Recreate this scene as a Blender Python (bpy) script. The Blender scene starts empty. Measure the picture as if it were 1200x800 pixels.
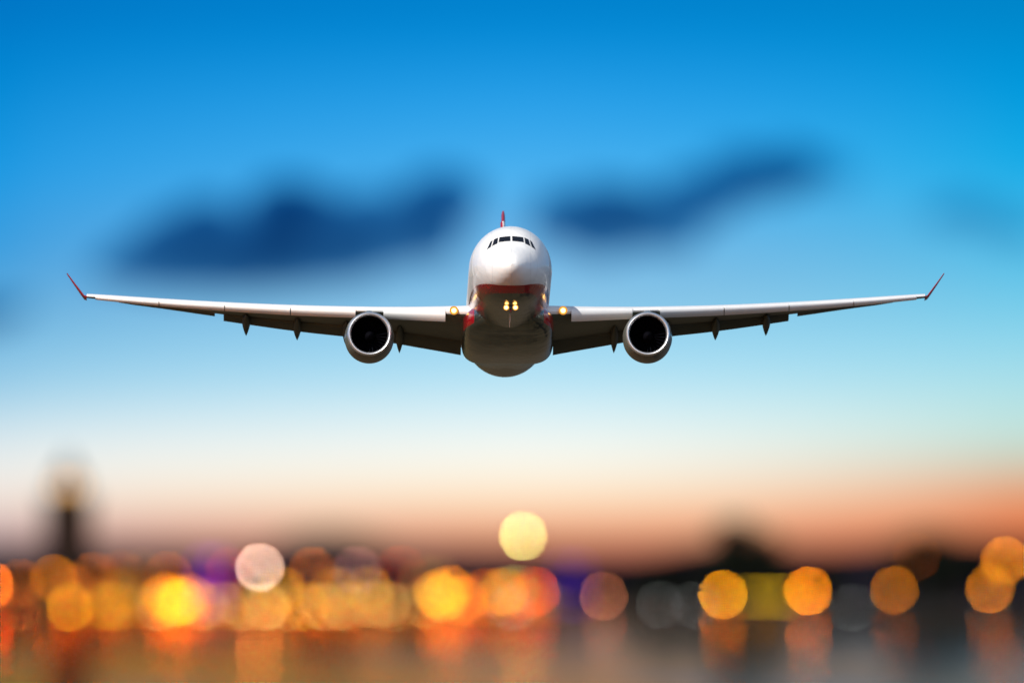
import bpy, bmesh, math, random
from mathutils import Vector, Matrix
R = math.radians
S = bpy.context.scene
C = S.collection
random.seed(7)

# ------------------------------------------------------------------ camera
EYE = 12.6                 # metres above the water
FPX = 34286.0              # focal length in photo pixels (1200 wide)
DPLANE = 2000.0
DBANK = 6000.0
cam_d = bpy.data.cameras.new('camera')
cam = bpy.data.objects.new('camera', cam_d); C.objects.link(cam)
cam.location = (0, 0, EYE); cam.rotation_euler = (R(90), 0, 0)
cam_d.sensor_width = 36; cam_d.lens = 36 * FPX / 1200
cam_d.shift_y = 244 / 1200
cam_d.clip_start = 1; cam_d.clip_end = 300000
cam_d.dof.use_dof = True
cam_d.dof.focus_distance = 1992
APERTURE = 57 / (FPX * (1 / 1992 - 1 / DBANK))
cam_d.dof.aperture_fstop = (cam_d.lens / 1000) / APERTURE
S.camera = cam

# ------------------------------------------------------------------ world
SUN_EL, SUN_AZ = R(38), R(-38)      # azimuth measured from the camera side (-Y) towards -X
def lin(c):
    f = lambda v: (v / 255) / 12.92 if v / 255 <= .04045 else ((v / 255 + .055) / 1.055) ** 2.4
    return (f(c[0]), f(c[1]), f(c[2]), 1)
W = bpy.data.worlds.new('World'); S.world = W; W.use_nodes = True
nt = W.node_tree; nt.nodes.clear()
def N(t, **k):
    n = nt.nodes.new(t)
    for a, b in k.items(): setattr(n, a, b)
    return n
def math_n(op, a, b=None, clamp=False):
    n = N('ShaderNodeMath', operation=op); n.use_clamp = clamp
    for i, v in enumerate((a, b)):
        if v is None: continue
        if isinstance(v, (int, float)): n.inputs[i].default_value = v
        else: nt.links.new(v, n.inputs[i])
    return n.outputs[0]
def ramp_n(fac, stops):
    r = N('ShaderNodeValToRGB'); r.color_ramp.interpolation = 'EASE' if False else 'LINEAR'
    e = r.color_ramp.elements
    while len(e) > 1: e.remove(e[-1])
    e[0].position = stops[0][0]; e[0].color = lin(stops[0][1])
    for p, c in stops[1:]:
        q = e.new(p); q.color = lin(c)
    nt.links.new(fac, r.inputs[0]); return r.outputs[0]
def mix_n(fac, a, b):
    m = N('ShaderNodeMix', data_type='RGBA'); nt.links.new(fac, m.inputs[0])
    nt.links.new(a, m.inputs[6]); nt.links.new(b, m.inputs[7]); return m.outputs[2]
tc = N('ShaderNodeTexCoord'); sp = N('ShaderNodeSeparateXYZ'); nt.links.new(tc.outputs['Generated'], sp.inputs[0])
ZMAX = 680 / FPX
v = math_n('DIVIDE', sp.outputs[2], ZMAX, True)                 # 0 at the horizon .. 1 at the top of the view
u = math_n('ADD', math_n('DIVIDE', sp.outputs[0], 0.035), 0.5, True)   # 0 left .. 1 right
def stops(lst): return sorted([(max(0, (644 - y) / 680), c) for y, c in lst])
LEFT = stops([(644, (140, 112, 136)), (618, (206, 176, 172)), (600, (238, 214, 202)), (570, (244, 238, 230)), (520, (222, 234, 238)),
              (470, (168, 212, 234)), (420, (130, 192, 228)), (360, (96, 170, 218)), (300, (60, 158, 222)), (200, (24, 152, 226)), (100, (2, 136, 212)), (0, (0, 116, 196))])
MID = stops([(644, (196, 100, 84)), (624, (240, 158, 122)), (604, (255, 200, 152)), (580, (255, 232, 200)), (550, (255, 249, 234)), (505, (236, 247, 246)),
             (465, (198, 234, 246)), (410, (160, 218, 244)), (350, (136, 194, 230)), (290, (112, 182, 230)), (210, (76, 178, 240)), (130, (44, 162, 234)), (60, (12, 144, 220)), (0, (0, 128, 204))])
RIGHT = stops([(644, (196, 84, 52)), (615, (226, 122, 74)), (585, (238, 152, 104)), (555, (214, 184, 152)), (525, (200, 222, 208)), (480, (186, 228, 228)),
               (420, (154, 218, 236)), (350, (112, 202, 234)), (280, (72, 184, 230)), (200, (22, 174, 232)), (100, (0, 152, 220)), (0, (0, 132, 200))])
cl, cm, cr = ramp_n(v, LEFT), ramp_n(v, MID), ramp_n(v, RIGHT)
u1 = math_n('POWER', math_n('MULTIPLY', u, 2.0, True), .6)
u2 = math_n('POWER', math_n('SUBTRACT', math_n('MULTIPLY', u, 2.0), 1.0, True), 1.7)
low = mix_n(u2, mix_n(u1, cl, cm), cr)
sky = N('ShaderNodeTexSky', sky_type='NISHITA'); sky.sun_disc = False
sky.sun_elevation = SUN_EL; sky.sun_rotation = math.pi + SUN_AZ
skb = N('ShaderNodeVectorMath', operation='SCALE'); nt.links.new(sky.outputs[0], skb.inputs[0]); skb.inputs[3].default_value = 0.1
up = math_n('MULTIPLY', math_n('SUBTRACT', sp.outputs[2], 0.03), 4.0, True)
bgc = mix_n(up, low, skb.outputs[0])
bg = N('ShaderNodeBackground'); nt.links.new(bgc, bg.inputs[0]); bg.inputs[1].default_value = 1.0
wo = N('ShaderNodeOutputWorld'); nt.links.new(bg.outputs[0], wo.inputs[0])

# ------------------------------------------------------------------ sun and exposure
sl = bpy.data.lights.new('sun', 'SUN'); sl.energy = 5.0; sl.angle = R(0.5); sl.color = (1, .95, .87)
so = bpy.data.objects.new('sun', sl); C.objects.link(so)
sd = Vector((math.sin(SUN_AZ) * math.cos(SUN_EL), -math.cos(SUN_AZ) * math.cos(SUN_EL), math.sin(SUN_EL)))
so.rotation_euler = sd.to_track_quat('Z', 'Y').to_euler()
so.location = (0, 0, 300)
S.view_settings.view_transform = 'Standard'; S.view_settings.look = 'None'
S.view_settings.exposure = 0; S.view_settings.gamma = 1
S.render.engine = 'CYCLES'
cy = S.cycles
cy.use_adaptive_sampling = False; cy.use_denoising = True
cy.sample_clamp_direct = 0; cy.sample_clamp_indirect = 0
cy.max_bounces = 8; cy.caustics_reflective = True

# ------------------------------------------------------------------ helpers
def tag(o, label=None, cat=None, group=None, kind=None):
    if label: o['label'] = label
    if cat: o['category'] = cat
    if group: o['group'] = group
    if kind: o['kind'] = kind
    return o
def link(name, bm, m, parent=None, smooth=True, sharp=40):
    bmesh.ops.recalc_face_normals(bm, faces=bm.faces[:])
    me = bpy.data.meshes.new(name); bm.to_mesh(me); bm.free()
    for x in (m if isinstance(m, (list, tuple)) else [m]): me.materials.append(x)
    if smooth:
        me.polygons.foreach_set('use_smooth', [True] * len(me.polygons))
        me.set_sharp_from_angle(angle=R(sharp))
    o = bpy.data.objects.new(name, me); C.objects.link(o)
    if parent: o.parent = parent
    return o
def empty(name, loc=(0, 0, 0), parent=None):
    o = bpy.data.objects.new(name, None); C.objects.link(o); o.location = loc
    if parent: o.parent = parent
    return o
def loft(bm, rings, closed=True, cap0=True, cap1=True, mat=0):
    vs = [[bm.verts.new(p) for p in r] for r in rings]
    n = len(rings[0]); m = n if closed else n - 1
    for a, b in zip(vs, vs[1:]):
        for i in range(m):
            j = (i + 1) % n
            try: f = bm.faces.new((a[i], a[j], b[j], b[i])); f.material_index = mat
            except ValueError: pass
    if cap0 and n > 2: bm.faces.new(vs[0][::-1]).material_index = mat
    if cap1 and n > 2: bm.faces.new(vs[-1]).material_index = mat
    return vs
def lathe(bm, prof, axis='y', seg=48, c=(0, 0, 0)):
    """prof: (along, radius) pairs revolved round an axis through c; open profile"""
    rings = []
    for a, r in prof:
        ring = []
        for i in range(seg):
            t = 2 * math.pi * i / seg
            if axis == 'y': ring.append((c[0] + r * math.cos(t), c[1] + a, c[2] + r * math.sin(t)))
            else: ring.append((c[0] + r * math.cos(t), c[1] + r * math.sin(t), c[2] + a))
        rings.append(ring)
    return loft(bm, rings, cap0=False, cap1=False)
def box(bm, c, s, mat=0):
    r = bmesh.ops.create_cube(bm, size=1, matrix=Matrix.Translation(c) @ Matrix.Diagonal((*s, 1)))
    for f in {f for v_ in r['verts'] for f in v_.link_faces}: f.material_index = mat
def tube(bm, path, rad, seg=12, sx=1.0):
    """tapered closed tube along +Y-ish path; rad per point as (rx, rz)"""
    rings = []
    for p, r in zip(path, rad):
        rx, rz = r if isinstance(r, tuple) else (r, r)
        rings.append([(p[0] + rx * math.cos(2 * math.pi * i / seg), p[1], p[2] + rz * math.sin(2 * math.pi * i / seg)) for i in range(seg)])
    loft(bm, rings)
def interp(tab, x):
    """smooth (monotone Hermite) interpolation of a table of (x, values...)"""
    if x <= tab[0][0]: return tab[0][1:]
    if x >= tab[-1][0]: return tab[-1][1:]
    k = max(i for i in range(len(tab)) if tab[i][0] <= x); k = min(k, len(tab) - 2)
    x0, x1 = tab[k][0], tab[k + 1][0]; h = x1 - x0; t = (x - x0) / h
    out = []
    for c in range(1, len(tab[0])):
        def slope(i):
            if i == 0: return (tab[1][c] - tab[0][c]) / (tab[1][0] - tab[0][0])
            if i == len(tab) - 1: return (tab[i][c] - tab[i - 1][c]) / (tab[i][0] - tab[i - 1][0])
            a = (tab[i][c] - tab[i - 1][c]) / (tab[i][0] - tab[i - 1][0]); b = (tab[i + 1][c] - tab[i][c]) / (tab[i + 1][0] - tab[i][0])
            return 0 if a * b <= 0 else 2 * a * b / (a + b)
        m0, m1 = slope(k), slope(k + 1); y0, y1 = tab[k][c], tab[k + 1][c]
        out.append((2*t**3-3*t*t+1)*y0 + (t**3-2*t*t+t)*h*m0 + (-2*t**3+3*t*t)*y1 + (t**3-t*t)*h*m1)
    return tuple(out)
def P(px, py, d=DBANK):
    """x and z of a photo pixel at distance d"""
    return (px - 600) * d / FPX, EYE + (644 - py) * d / FPX

def mat(name, col, rough=.5, metal=0, noise=0.0, nscale=1.0, spec=.5, coat=0, bump=0, emit=None, estr=0):
    m = bpy.data.materials.new(name); m.use_nodes = True; t = m.node_tree; b = t.nodes['Principled BSDF']
    b.inputs['Base Color'].default_value = (*col, 1); b.inputs['Roughness'].default_value = rough
    b.inputs['Metallic'].default_value = metal; b.inputs['Specular IOR Level'].default_value = spec
    b.inputs['Coat Weight'].default_value = coat
    if emit: b.inputs['Emission Color'].default_value = (*emit, 1); b.inputs['Emission Strength'].default_value = estr
    tcn = t.nodes.new('ShaderNodeTexCoord'); nz = t.nodes.new('ShaderNodeTexNoise')
    nz.inputs['Scale'].default_value = nscale; nz.inputs['Detail'].default_value = 5
    t.links.new(tcn.outputs['Object'], nz.inputs['Vector'])
    if noise:
        mx = t.nodes.new('ShaderNodeMix'); mx.data_type = 'RGBA'
        mx.inputs[6].default_value = (*[c * (1 - noise) for c in col], 1); mx.inputs[7].default_value = (*[min(1, c * (1 + noise)) for c in col], 1)
        t.links.new(nz.outputs[0], mx.inputs[0]); t.links.new(mx.outputs[2], b.inputs['Base Color'])
    if bump:
        bp = t.nodes.new('ShaderNodeBump'); bp.inputs['Strength'].default_value = bump; bp.inputs['Distance'].default_value = .05
        t.links.new(nz.outputs[0], bp.inputs['Height']); t.links.new(bp.outputs[0], b.inputs['Normal'])
    return m
def emis(name, col, st):
    m = bpy.data.materials.new(name); m.use_nodes = True; t = m.node_tree; t.nodes.clear()
    e = t.nodes.new('ShaderNodeEmission'); o = t.nodes.new('ShaderNodeOutputMaterial')
    e.inputs[0].default_value = (*col, 1); e.inputs[1].default_value = st; t.links.new(e.outputs[0], o.inputs[0])
    return m

# ------------------------------------------------------------------ setting: water, bank, hills
def water_mat():
    m = bpy.data.materials.new('water'); m.use_nodes = True; t = m.node_tree; t.nodes.clear(); L = t.links
    o = t.nodes.new('ShaderNodeOutputMaterial')
    d = t.nodes.new('ShaderNodeBsdfDiffuse'); d.inputs[0].default_value = (.06, .048, .03, 1)
    g1 = t.nodes.new('ShaderNodeBsdfGlossy'); g1.distribution = 'BECKMANN'; g1.inputs['Roughness'].default_value = .05
    g2 = t.nodes.new('ShaderNodeBsdfGlossy'); g2.distribution = 'BECKMANN'; g2.inputs['Roughness'].default_value = .03
    tcn = t.nodes.new('ShaderNodeTexCoord'); mp = t.nodes.new('ShaderNodeMapping'); mp.inputs['Scale'].default_value = (.02, .0035, 1)
    nz = t.nodes.new('ShaderNodeTexNoise'); nz.inputs['Scale'].default_value = 1; nz.inputs['Detail'].default_value = 4
    L.new(tcn.outputs['Object'], mp.inputs[0]); L.new(mp.outputs[0], nz.inputs['Vector'])
    sx_ = t.nodes.new('ShaderNodeSeparateXYZ'); L.new(tcn.outputs['Object'], sx_.inputs[0])
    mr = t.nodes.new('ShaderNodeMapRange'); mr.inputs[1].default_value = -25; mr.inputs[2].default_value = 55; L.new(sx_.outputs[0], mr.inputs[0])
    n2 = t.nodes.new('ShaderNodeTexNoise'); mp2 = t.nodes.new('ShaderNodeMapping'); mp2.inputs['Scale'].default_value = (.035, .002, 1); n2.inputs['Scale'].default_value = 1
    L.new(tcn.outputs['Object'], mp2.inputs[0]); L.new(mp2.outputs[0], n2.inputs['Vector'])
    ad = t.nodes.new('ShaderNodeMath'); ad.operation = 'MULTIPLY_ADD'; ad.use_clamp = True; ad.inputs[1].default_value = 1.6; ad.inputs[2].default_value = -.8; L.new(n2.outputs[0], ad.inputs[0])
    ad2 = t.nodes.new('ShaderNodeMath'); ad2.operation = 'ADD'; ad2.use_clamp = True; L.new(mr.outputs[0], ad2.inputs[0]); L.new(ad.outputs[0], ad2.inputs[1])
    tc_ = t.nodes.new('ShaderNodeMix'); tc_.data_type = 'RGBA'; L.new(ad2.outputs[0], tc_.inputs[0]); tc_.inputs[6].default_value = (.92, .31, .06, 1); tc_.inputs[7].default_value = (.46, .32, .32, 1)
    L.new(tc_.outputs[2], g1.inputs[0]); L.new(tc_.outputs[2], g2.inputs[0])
    mg = t.nodes.new('ShaderNodeMixShader'); L.new(nz.outputs[0], mg.inputs[0]); L.new(g1.outputs[0], mg.inputs[1]); L.new(g2.outputs[0], mg.inputs[2])
    mx = t.nodes.new('ShaderNodeMixShader'); fr = t.nodes.new('ShaderNodeFresnel'); fr.inputs[0].default_value = 1.33; fm = t.nodes.new('ShaderNodeMath'); fm.operation = 'MULTIPLY'; fm.inputs[1].default_value = .78; L.new(fr.outputs[0], fm.inputs[0]); L.new(fm.outputs[0], mx.inputs[0]); L.new(d.outputs[0], mx.inputs[1]); L.new(mg.outputs[0], mx.inputs[2])
    L.new(mx.outputs[0], o.inputs[0])
    return m
bm = bmesh.new()
xs = [-60000, -6000, -600, 0, 600, 6000, 60000]; ys = [-3000, 0, 1500, 3000, 6001]
g = [[bm.verts.new((x, y, 0)) for x in xs] for y in ys]
for i in range(len(ys) - 1):
    for j in range(len(xs) - 1): bm.faces.new((g[i][j], g[i][j+1], g[i+1][j+1], g[i+1][j]))
tag(link('water', bm, water_mat(), smooth=False), kind='structure')

M_ground = mat('bank_ground', (.010, .009, .009), .9, noise=.4, nscale=.2, spec=0)
bm = bmesh.new()
# one sheet of land from the quay back to the horizon
g = [[bm.verts.new((x, y, .32)) for x in (-60000, -3000, -300, 300, 3000, 60000)] for y in (6000, 6100, 7000, 12000, 100000)]
for i in range(4):
    for j in range(5): bm.faces.new((g[i][j], g[i][j+1], g[i+1][j+1], g[i+1][j]))
f0 = [bm.verts.new((x, 6000, -.5)) for x in (-60000, -3000, -300, 300, 3000, 60000)]
for j in range(5): bm.faces.new((f0[j], f0[j+1], g[0][j+1], g[0][j]))
tag(link('ground', bm, M_ground, smooth=False), kind='structure')

M_hill = mat('hill_woods', (.005, .004, .010), .95, noise=.5, nscale=.01, spec=0)
def hills(y0, prof, depth=900):
    bm = bmesh.new(); rings = []
    for px in range(-700, 1901, 20):
        top = interp(prof, px)[0] + random.uniform(-1.2, 1.2)
        x, z = P(px, top, y0)
        rings.append([(x, y0 - depth * .5, .1), (x, y0 - depth * .2, z * .62), (x, y0, z), (x, y0 + depth * .3, z * .7), (x, y0 + depth, .1)])
    loft(bm, rings, closed=False, cap0=False, cap1=False)
    return bm
tag(link('hills', hills(9000, [(-700, 636), (0, 640), (60, 638), (200, 640), (300, 642), (345, 626), (385, 622), (430, 628), (480, 640), (600, 642), (720, 648), (790, 640), (860, 630), (950, 642), (1010, 640), (1080, 626), (1130, 626), (1200, 634), (1900, 640)]), M_hill, smooth=False), kind='structure')

# ------------------------------------------------------------------ airliner materials
def body_mat(fair=False):
    """white upper hull, dark red cheat band, grey belly: boundaries follow the hull's length"""
    m = bpy.data.materials.new('hull_paint'); m.use_nodes = True; t = m.node_tree; b = t.nodes['Principled BSDF']
    L = t.links
    tcn = t.nodes.new('ShaderNodeTexCoord'); s = t.nodes.new('ShaderNodeSeparateXYZ'); L.new(tcn.outputs['Object'], s.inputs[0])
    ln = t.nodes.new('ShaderNodeMath'); ln.operation = 'DIVIDE'; ln.inputs[1].default_value = 60; L.new(s.outputs[1], ln.inputs[0])
    def curve(pts):
        fc = t.nodes.new('ShaderNodeFloatCurve'); cu = fc.mapping.curves[0]
        fc.mapping.use_clip = False
        for i, (x, y) in enumerate(pts):
            yy = (y + 4) / 4; xx = x / 60
            if i == 0: cu.points[0].location = (xx, yy)
            elif i == len(pts) - 1: cu.points[-1].location = (xx, yy)
            else: cu.points.new(xx, yy)
        fc.mapping.update(); L.new(ln.outputs[0], fc.inputs[1])
        a = t.nodes.new('ShaderNodeMath'); a.operation = 'MULTIPLY_ADD'; a.inputs[1].default_value = 4; a.inputs[2].default_value = -4
        L.new(fc.outputs[0], a.inputs[0]); return a.outputs[0]
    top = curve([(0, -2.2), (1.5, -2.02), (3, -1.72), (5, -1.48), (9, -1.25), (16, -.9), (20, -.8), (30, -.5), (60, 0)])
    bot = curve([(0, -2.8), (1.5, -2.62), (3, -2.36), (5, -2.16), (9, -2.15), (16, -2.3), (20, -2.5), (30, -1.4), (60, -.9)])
    def gt(e):
        a = t.nodes.new('ShaderNodeMath'); a.operation = 'SUBTRACT'; L.new(s.outputs[2], a.inputs[0]); L.new(e, a.inputs[1])
        c = t.nodes.new('ShaderNodeMath'); c.operation = 'MULTIPLY_ADD'; c.use_clamp = True; c.inputs[1].default_value = 40; c.inputs[2].default_value = .5
        L.new(a.outputs[0], c.inputs[0]); return c.outputs[0]
    nz = t.nodes.new('ShaderNodeTexNoise'); nz.inputs['Scale'].default_value = .8; nz.inputs['Detail'].default_value = 6; L.new(tcn.outputs['Object'], nz.inputs['Vector'])
    # plating: thin dark seams every few metres along and round the belly
    def seam(sock, step, w):
        a = t.nodes.new('ShaderNodeMath'); a.operation = 'PINGPONG'; a.inputs[1].default_value = step / 2; L.new(sock, a.inputs[0])
        c = t.nodes.new('ShaderNodeMath'); c.operation = 'LESS_THAN'; c.inputs[1].default_value = w; L.new(a.outputs[0], c.inputs[0]); return c.outputs[0]
    mxs = t.nodes.new('ShaderNodeMath'); mxs.operation = 'MAXIMUM'; L.new(seam(s.outputs[1], 2.6, .02), mxs.inputs[0]); L.new(seam(s.outputs[0], 1.3, .015), mxs.inputs[1])
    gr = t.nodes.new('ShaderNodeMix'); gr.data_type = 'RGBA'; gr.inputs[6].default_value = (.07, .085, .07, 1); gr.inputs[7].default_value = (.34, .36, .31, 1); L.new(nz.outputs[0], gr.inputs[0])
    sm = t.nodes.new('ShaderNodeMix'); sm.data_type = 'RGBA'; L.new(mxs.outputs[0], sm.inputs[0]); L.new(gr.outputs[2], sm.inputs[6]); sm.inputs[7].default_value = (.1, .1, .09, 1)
    m1 = t.nodes.new('ShaderNodeMix'); m1.data_type = 'RGBA'
    gb = gt(bot)
    if fair:      # on the belly fairing the red shows only as a patch beside each wing root
        ab = t.nodes.new('ShaderNodeMath'); ab.operation = 'ABSOLUTE'; L.new(s.outputs[0], ab.inputs[0])
        cc = t.nodes.new('ShaderNodeMath'); cc.operation = 'MULTIPLY_ADD'; cc.use_clamp = True; cc.inputs[1].default_value = 30; cc.inputs[2].default_value = -30 * 2.35; L.new(ab.outputs[0], cc.inputs[0])
        mm = t.nodes.new('ShaderNodeMath'); mm.operation = 'MULTIPLY'; L.new(gb, mm.inputs[0]); L.new(cc.outputs[0], mm.inputs[1]); gb = mm.outputs[0]
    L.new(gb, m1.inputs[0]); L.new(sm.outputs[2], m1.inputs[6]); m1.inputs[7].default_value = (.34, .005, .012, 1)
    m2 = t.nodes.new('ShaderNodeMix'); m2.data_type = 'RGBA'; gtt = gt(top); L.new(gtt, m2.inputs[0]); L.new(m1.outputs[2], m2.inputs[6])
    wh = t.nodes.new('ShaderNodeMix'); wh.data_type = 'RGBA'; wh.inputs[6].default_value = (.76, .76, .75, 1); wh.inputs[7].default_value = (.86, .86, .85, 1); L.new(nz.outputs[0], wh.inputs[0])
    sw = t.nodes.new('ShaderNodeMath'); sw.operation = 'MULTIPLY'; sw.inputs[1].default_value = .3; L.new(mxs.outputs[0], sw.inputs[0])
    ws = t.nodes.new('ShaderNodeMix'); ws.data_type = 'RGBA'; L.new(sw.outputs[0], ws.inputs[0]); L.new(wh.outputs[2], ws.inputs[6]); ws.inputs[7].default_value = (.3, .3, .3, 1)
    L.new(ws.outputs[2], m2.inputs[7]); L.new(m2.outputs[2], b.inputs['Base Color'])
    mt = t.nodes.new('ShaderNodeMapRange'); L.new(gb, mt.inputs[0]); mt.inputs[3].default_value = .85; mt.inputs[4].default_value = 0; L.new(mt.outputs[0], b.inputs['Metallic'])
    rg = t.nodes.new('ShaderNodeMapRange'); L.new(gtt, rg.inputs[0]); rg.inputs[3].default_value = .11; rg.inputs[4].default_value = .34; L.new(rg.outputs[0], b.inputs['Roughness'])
    n3 = t.nodes.new('ShaderNodeTexNoise'); n3.inputs['Scale'].default_value = 1.6; n3.inputs['Detail'].default_value = 2; L.new(tcn.outputs['Object'], n3.inputs['Vector'])
    bp = t.nodes.new('ShaderNodeBump'); bp.inputs['Strength'].default_value = .35; bp.inputs['Distance'].default_value = .12; L.new(n3.outputs[0], bp.inputs['Height']); L.new(bp.outputs[0], b.inputs['Normal'])
    b.inputs['Coat Weight'].default_value = .25; b.inputs['Coat Roughness'].default_value = .08
    return m
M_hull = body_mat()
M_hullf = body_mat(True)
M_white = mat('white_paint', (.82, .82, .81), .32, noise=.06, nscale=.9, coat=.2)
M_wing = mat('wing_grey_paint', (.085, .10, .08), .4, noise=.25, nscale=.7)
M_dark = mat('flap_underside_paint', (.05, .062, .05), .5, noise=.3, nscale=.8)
M_fair = mat('fairing_metal', (.15, .15, .125), .26, metal=.45, noise=.35, nscale=.5, coat=.3)
M_red = mat('red_paint', (.33, .008, .02), .35, coat=.3, noise=.1)
M_alu = mat('polished_aluminium', (.85, .86, .88), .38, metal=.9, noise=.05, nscale=3)
M_nac = mat('nacelle_paint', (.14, .15, .13), .32, noise=.15, nscale=1.2, coat=.2)
M_duct = mat('intake_duct', (.005, .006, .010), .7, spec=.05)
M_fan = mat('fan_titanium', (.003, .003, .005), .8, spec=.03)
M_glass = mat('cockpit_glass', (.008, .009, .012), .08, spec=.8)
M_black = mat('black_rubber', (.012, .012, .013), .6)
M_lamp = emis('landing_lamp', (1, .52, .14), 7)
M_halo = emis('halo_ring_glow', (1, .42, .07), .9)  # orange halo of the landing lamps, put into an added emissive ring
M_chrome = mat('lamp_reflector', (.7, .65, .55), .2, metal=1)

# ------------------------------------------------------------------ airliner
PITCH = R(7)
air = empty('airliner')
tag(air, 'large white twin engine airliner flying head-on low over the water with lights on', 'airplane')
air.rotation_euler = (-PITCH, 0, R(0.62))
# the hull section 6 m behind the nose sits at photo pixel (598.5, 313)
cx_, cz_ = (598.6 - 600) * 1979 / FPX, EYE + (644 - 310) * 1979 / FPX
air.location = (cx_ + 6 * math.sin(R(.62)), 1979 - 6 * math.cos(PITCH), cz_ + 6 * math.sin(PITCH))

HULL = [(0, -.74, -.76, .02), (.12, -.46, -1.06, .32), (.4, -.18, -1.36, .62), (.9, .14, -1.68, .98), (1.5, .44, -1.95, 1.3), (2.2, .80, -2.18, 1.62),
        (2.9, 1.32, -2.36, 1.88), (3.6, 1.84, -2.5, 2.10), (4.5, 2.26, -2.63, 2.34), (5.8, 2.58, -2.74, 2.58), (7.4, 2.76, -2.8, 2.75), (9.2, 2.82, -2.82, 2.82),
        (20, 2.82, -2.82, 2.82), (38, 2.82, -2.82, 2.82), (43, 2.82, -2.82, 2.8), (46.5, 2.8, -2.4, 2.62), (50, 2.72, -1.2, 2.15), (54, 2.5, -.1, 1.5), (57, 2.2, .75, .85), (59, 1.9, 1.3, .35), (59.6, 1.75, 1.5, .12)]
def hull(l): return interp(HULL, l)
bm = bmesh.new(); rings = []
ls = [.0, .03, .08, .14, .22, .32] + [.45 + .14 * i for i in range(30)] + [4.7 + .35 * i for i in range(14)] + [10 + 1.5 * i for i in range(19)] + [38 + .6 * i for i in range(37)]
for l in ls:
    zt, zb, hw = hull(l); c, h = (zt + zb) / 2, (zt - zb) / 2
    rings.append([(hw * math.cos(2 * math.pi * i / 96), l, c + h * math.sin(2 * math.pi * i / 96)) for i in range(96)])
loft(bm, rings)
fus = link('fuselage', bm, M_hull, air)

def on_hull(x, z):
    """first l at which the hull surface reaches (x, z) seen from the nose"""
    lo, hi = 0.0, 12.0
    def ins(l):
        zt, zb, hw = hull(l); c, h = (zt + zb) / 2, (zt - zb) / 2
        return (x / max(hw, 1e-4)) ** 2 + ((z - c) / max(h, 1e-4)) ** 2 < 1
    for _ in range(40):
        m_ = (lo + hi) / 2
        if ins(m_): hi = m_
        else: lo = m_
    return hi
def hull_patch(corners, out=.02, nx=8, nz=5):
    bm = bmesh.new(); a, b, c, d = corners           # a b bottom, c d top (c above b)
    fr, bk = [], []
    for j in range(nz + 1):
        for i in range(nx + 1):
            s_, t_ = i / nx, j / nz
            x = (a[0]*(1-s_)+b[0]*s_)*(1-t_) + (d[0]*(1-s_)+c[0]*s_)*t_
            z = (a[1]*(1-s_)+b[1]*s_)*(1-t_) + (d[1]*(1-s_)+c[1]*s_)*t_
            l = on_hull(x, z)
            fr.append(bm.verts.new((x, l - out, z + out * .5))); bk.append(bm.verts.new((x, l + .06, z - .03)))
    w = nx + 1
    for j in range(nz):
        for i in range(nx):
            q = [j*w+i, j*w+i+1, (j+1)*w+i+1, (j+1)*w+i]
            bm.faces.new([fr[k] for k in q]); bm.faces.new([bk[k] for k in q[::-1]])
    edge = [i for i in range(w)] + [j*w+nx for j in range(1, nz+1)] + [nz*w+i for i in range(nx-1, -1, -1)] + [j*w for j in range(nz-1, 0, -1)]
    for p, q in zip(edge, edge[1:] + edge[:1]): bm.faces.new((fr[p], bk[p], bk[q], fr[q]))
    return bm
for sx in (-1, 1):
    for cs in ([(.06, 1.16), (.86, 1.10), (.80, 1.50), (.06, 1.56)], [(.94, 1.0), (1.30, .84), (1.17, 1.36), (.89, 1.48)], [(1.38, .80), (1.66, .62), (1.40, 1.22), (1.26, 1.31)]):
        cs = [(sx * x, z) for x, z in cs]
        link('cockpit_window', hull_patch(cs), M_glass, fus, sharp=30)
    # wiper and probes
    bm = bmesh.new(); box(bm, (sx * 1.62, 2.62, -.55), (.22, .12, .05)); link('air_data_probe', bm, M_black, fus)
# crew doors just aft of the nose, as thin curved panels on the hull
M_door = mat('door_paint', (.6, .6, .58), .4)
for sx in (-1, 1):
    bm = bmesh.new(); n = 12; A, B = [], []
    for i in range(n + 1):
        z = -.75 + 1.85 * i / n
        for l, lst in ((6.0, A), (7.05, B)):
            zt, zb, hw = hull(l); c, h = (zt + zb) / 2, (zt - zb) / 2
            k = hw * math.sqrt(max(0, 1 - ((z - c) / h) ** 2))
            lst.append((bm.verts.new((sx * (k + .012), l, z)), bm.verts.new((sx * (k - .05), l, z))))
    for i in range(n):
        bm.faces.new((A[i][0], B[i][0], B[i+1][0], A[i+1][0])); bm.faces.new((A[i][1], A[i+1][1], B[i+1][1], B[i][1]))
        bm.faces.new((A[i][0], A[i+1][0], A[i+1][1], A[i][1])); bm.faces.new((B[i][0], B[i][1], B[i+1][1], B[i+1][0]))
    for q in (0, n): bm.faces.new((A[q][0], A[q][1], B[q][1], B[q][0]))
    link('door', bm, M_door, fus)

# belly fairing
FB = [(16.2, 1.6, -2.45), (17.5, 2.35, -2.85), (19.5, 2.92, -3.12), (22, 3.08, -3.5), (26, 3.14, -3.72), (30, 3.14, -3.66), (33, 3.08, -3.36), (36, 2.8, -2.95), (40, 1.6, -2.75), (41, .9, -2.6)]
bm = bmesh.new(); rings = []
l = 16.2
while l < 41.01:
    hw, zb = interp(FB, l); zc = -1.75; top = .9
    ring = []
    for i in range(64):
        a = 2 * math.pi * i / 64; ca, sa = math.cos(a), math.sin(a)
        e = .44 if sa < 0 else .9
        x = hw * math.copysign(abs(ca) ** e, ca); z = zc + (abs(zb - zc) if sa < 0 else top) * math.copysign(abs(sa) ** (.55 if sa < 0 else 1), sa)
        ring.append((x * (1 if sa >= 0 else 1 - .07 * abs(sa) ** 2), l, z))
    rings.append(ring); l += .55
loft(bm, rings)
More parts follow.
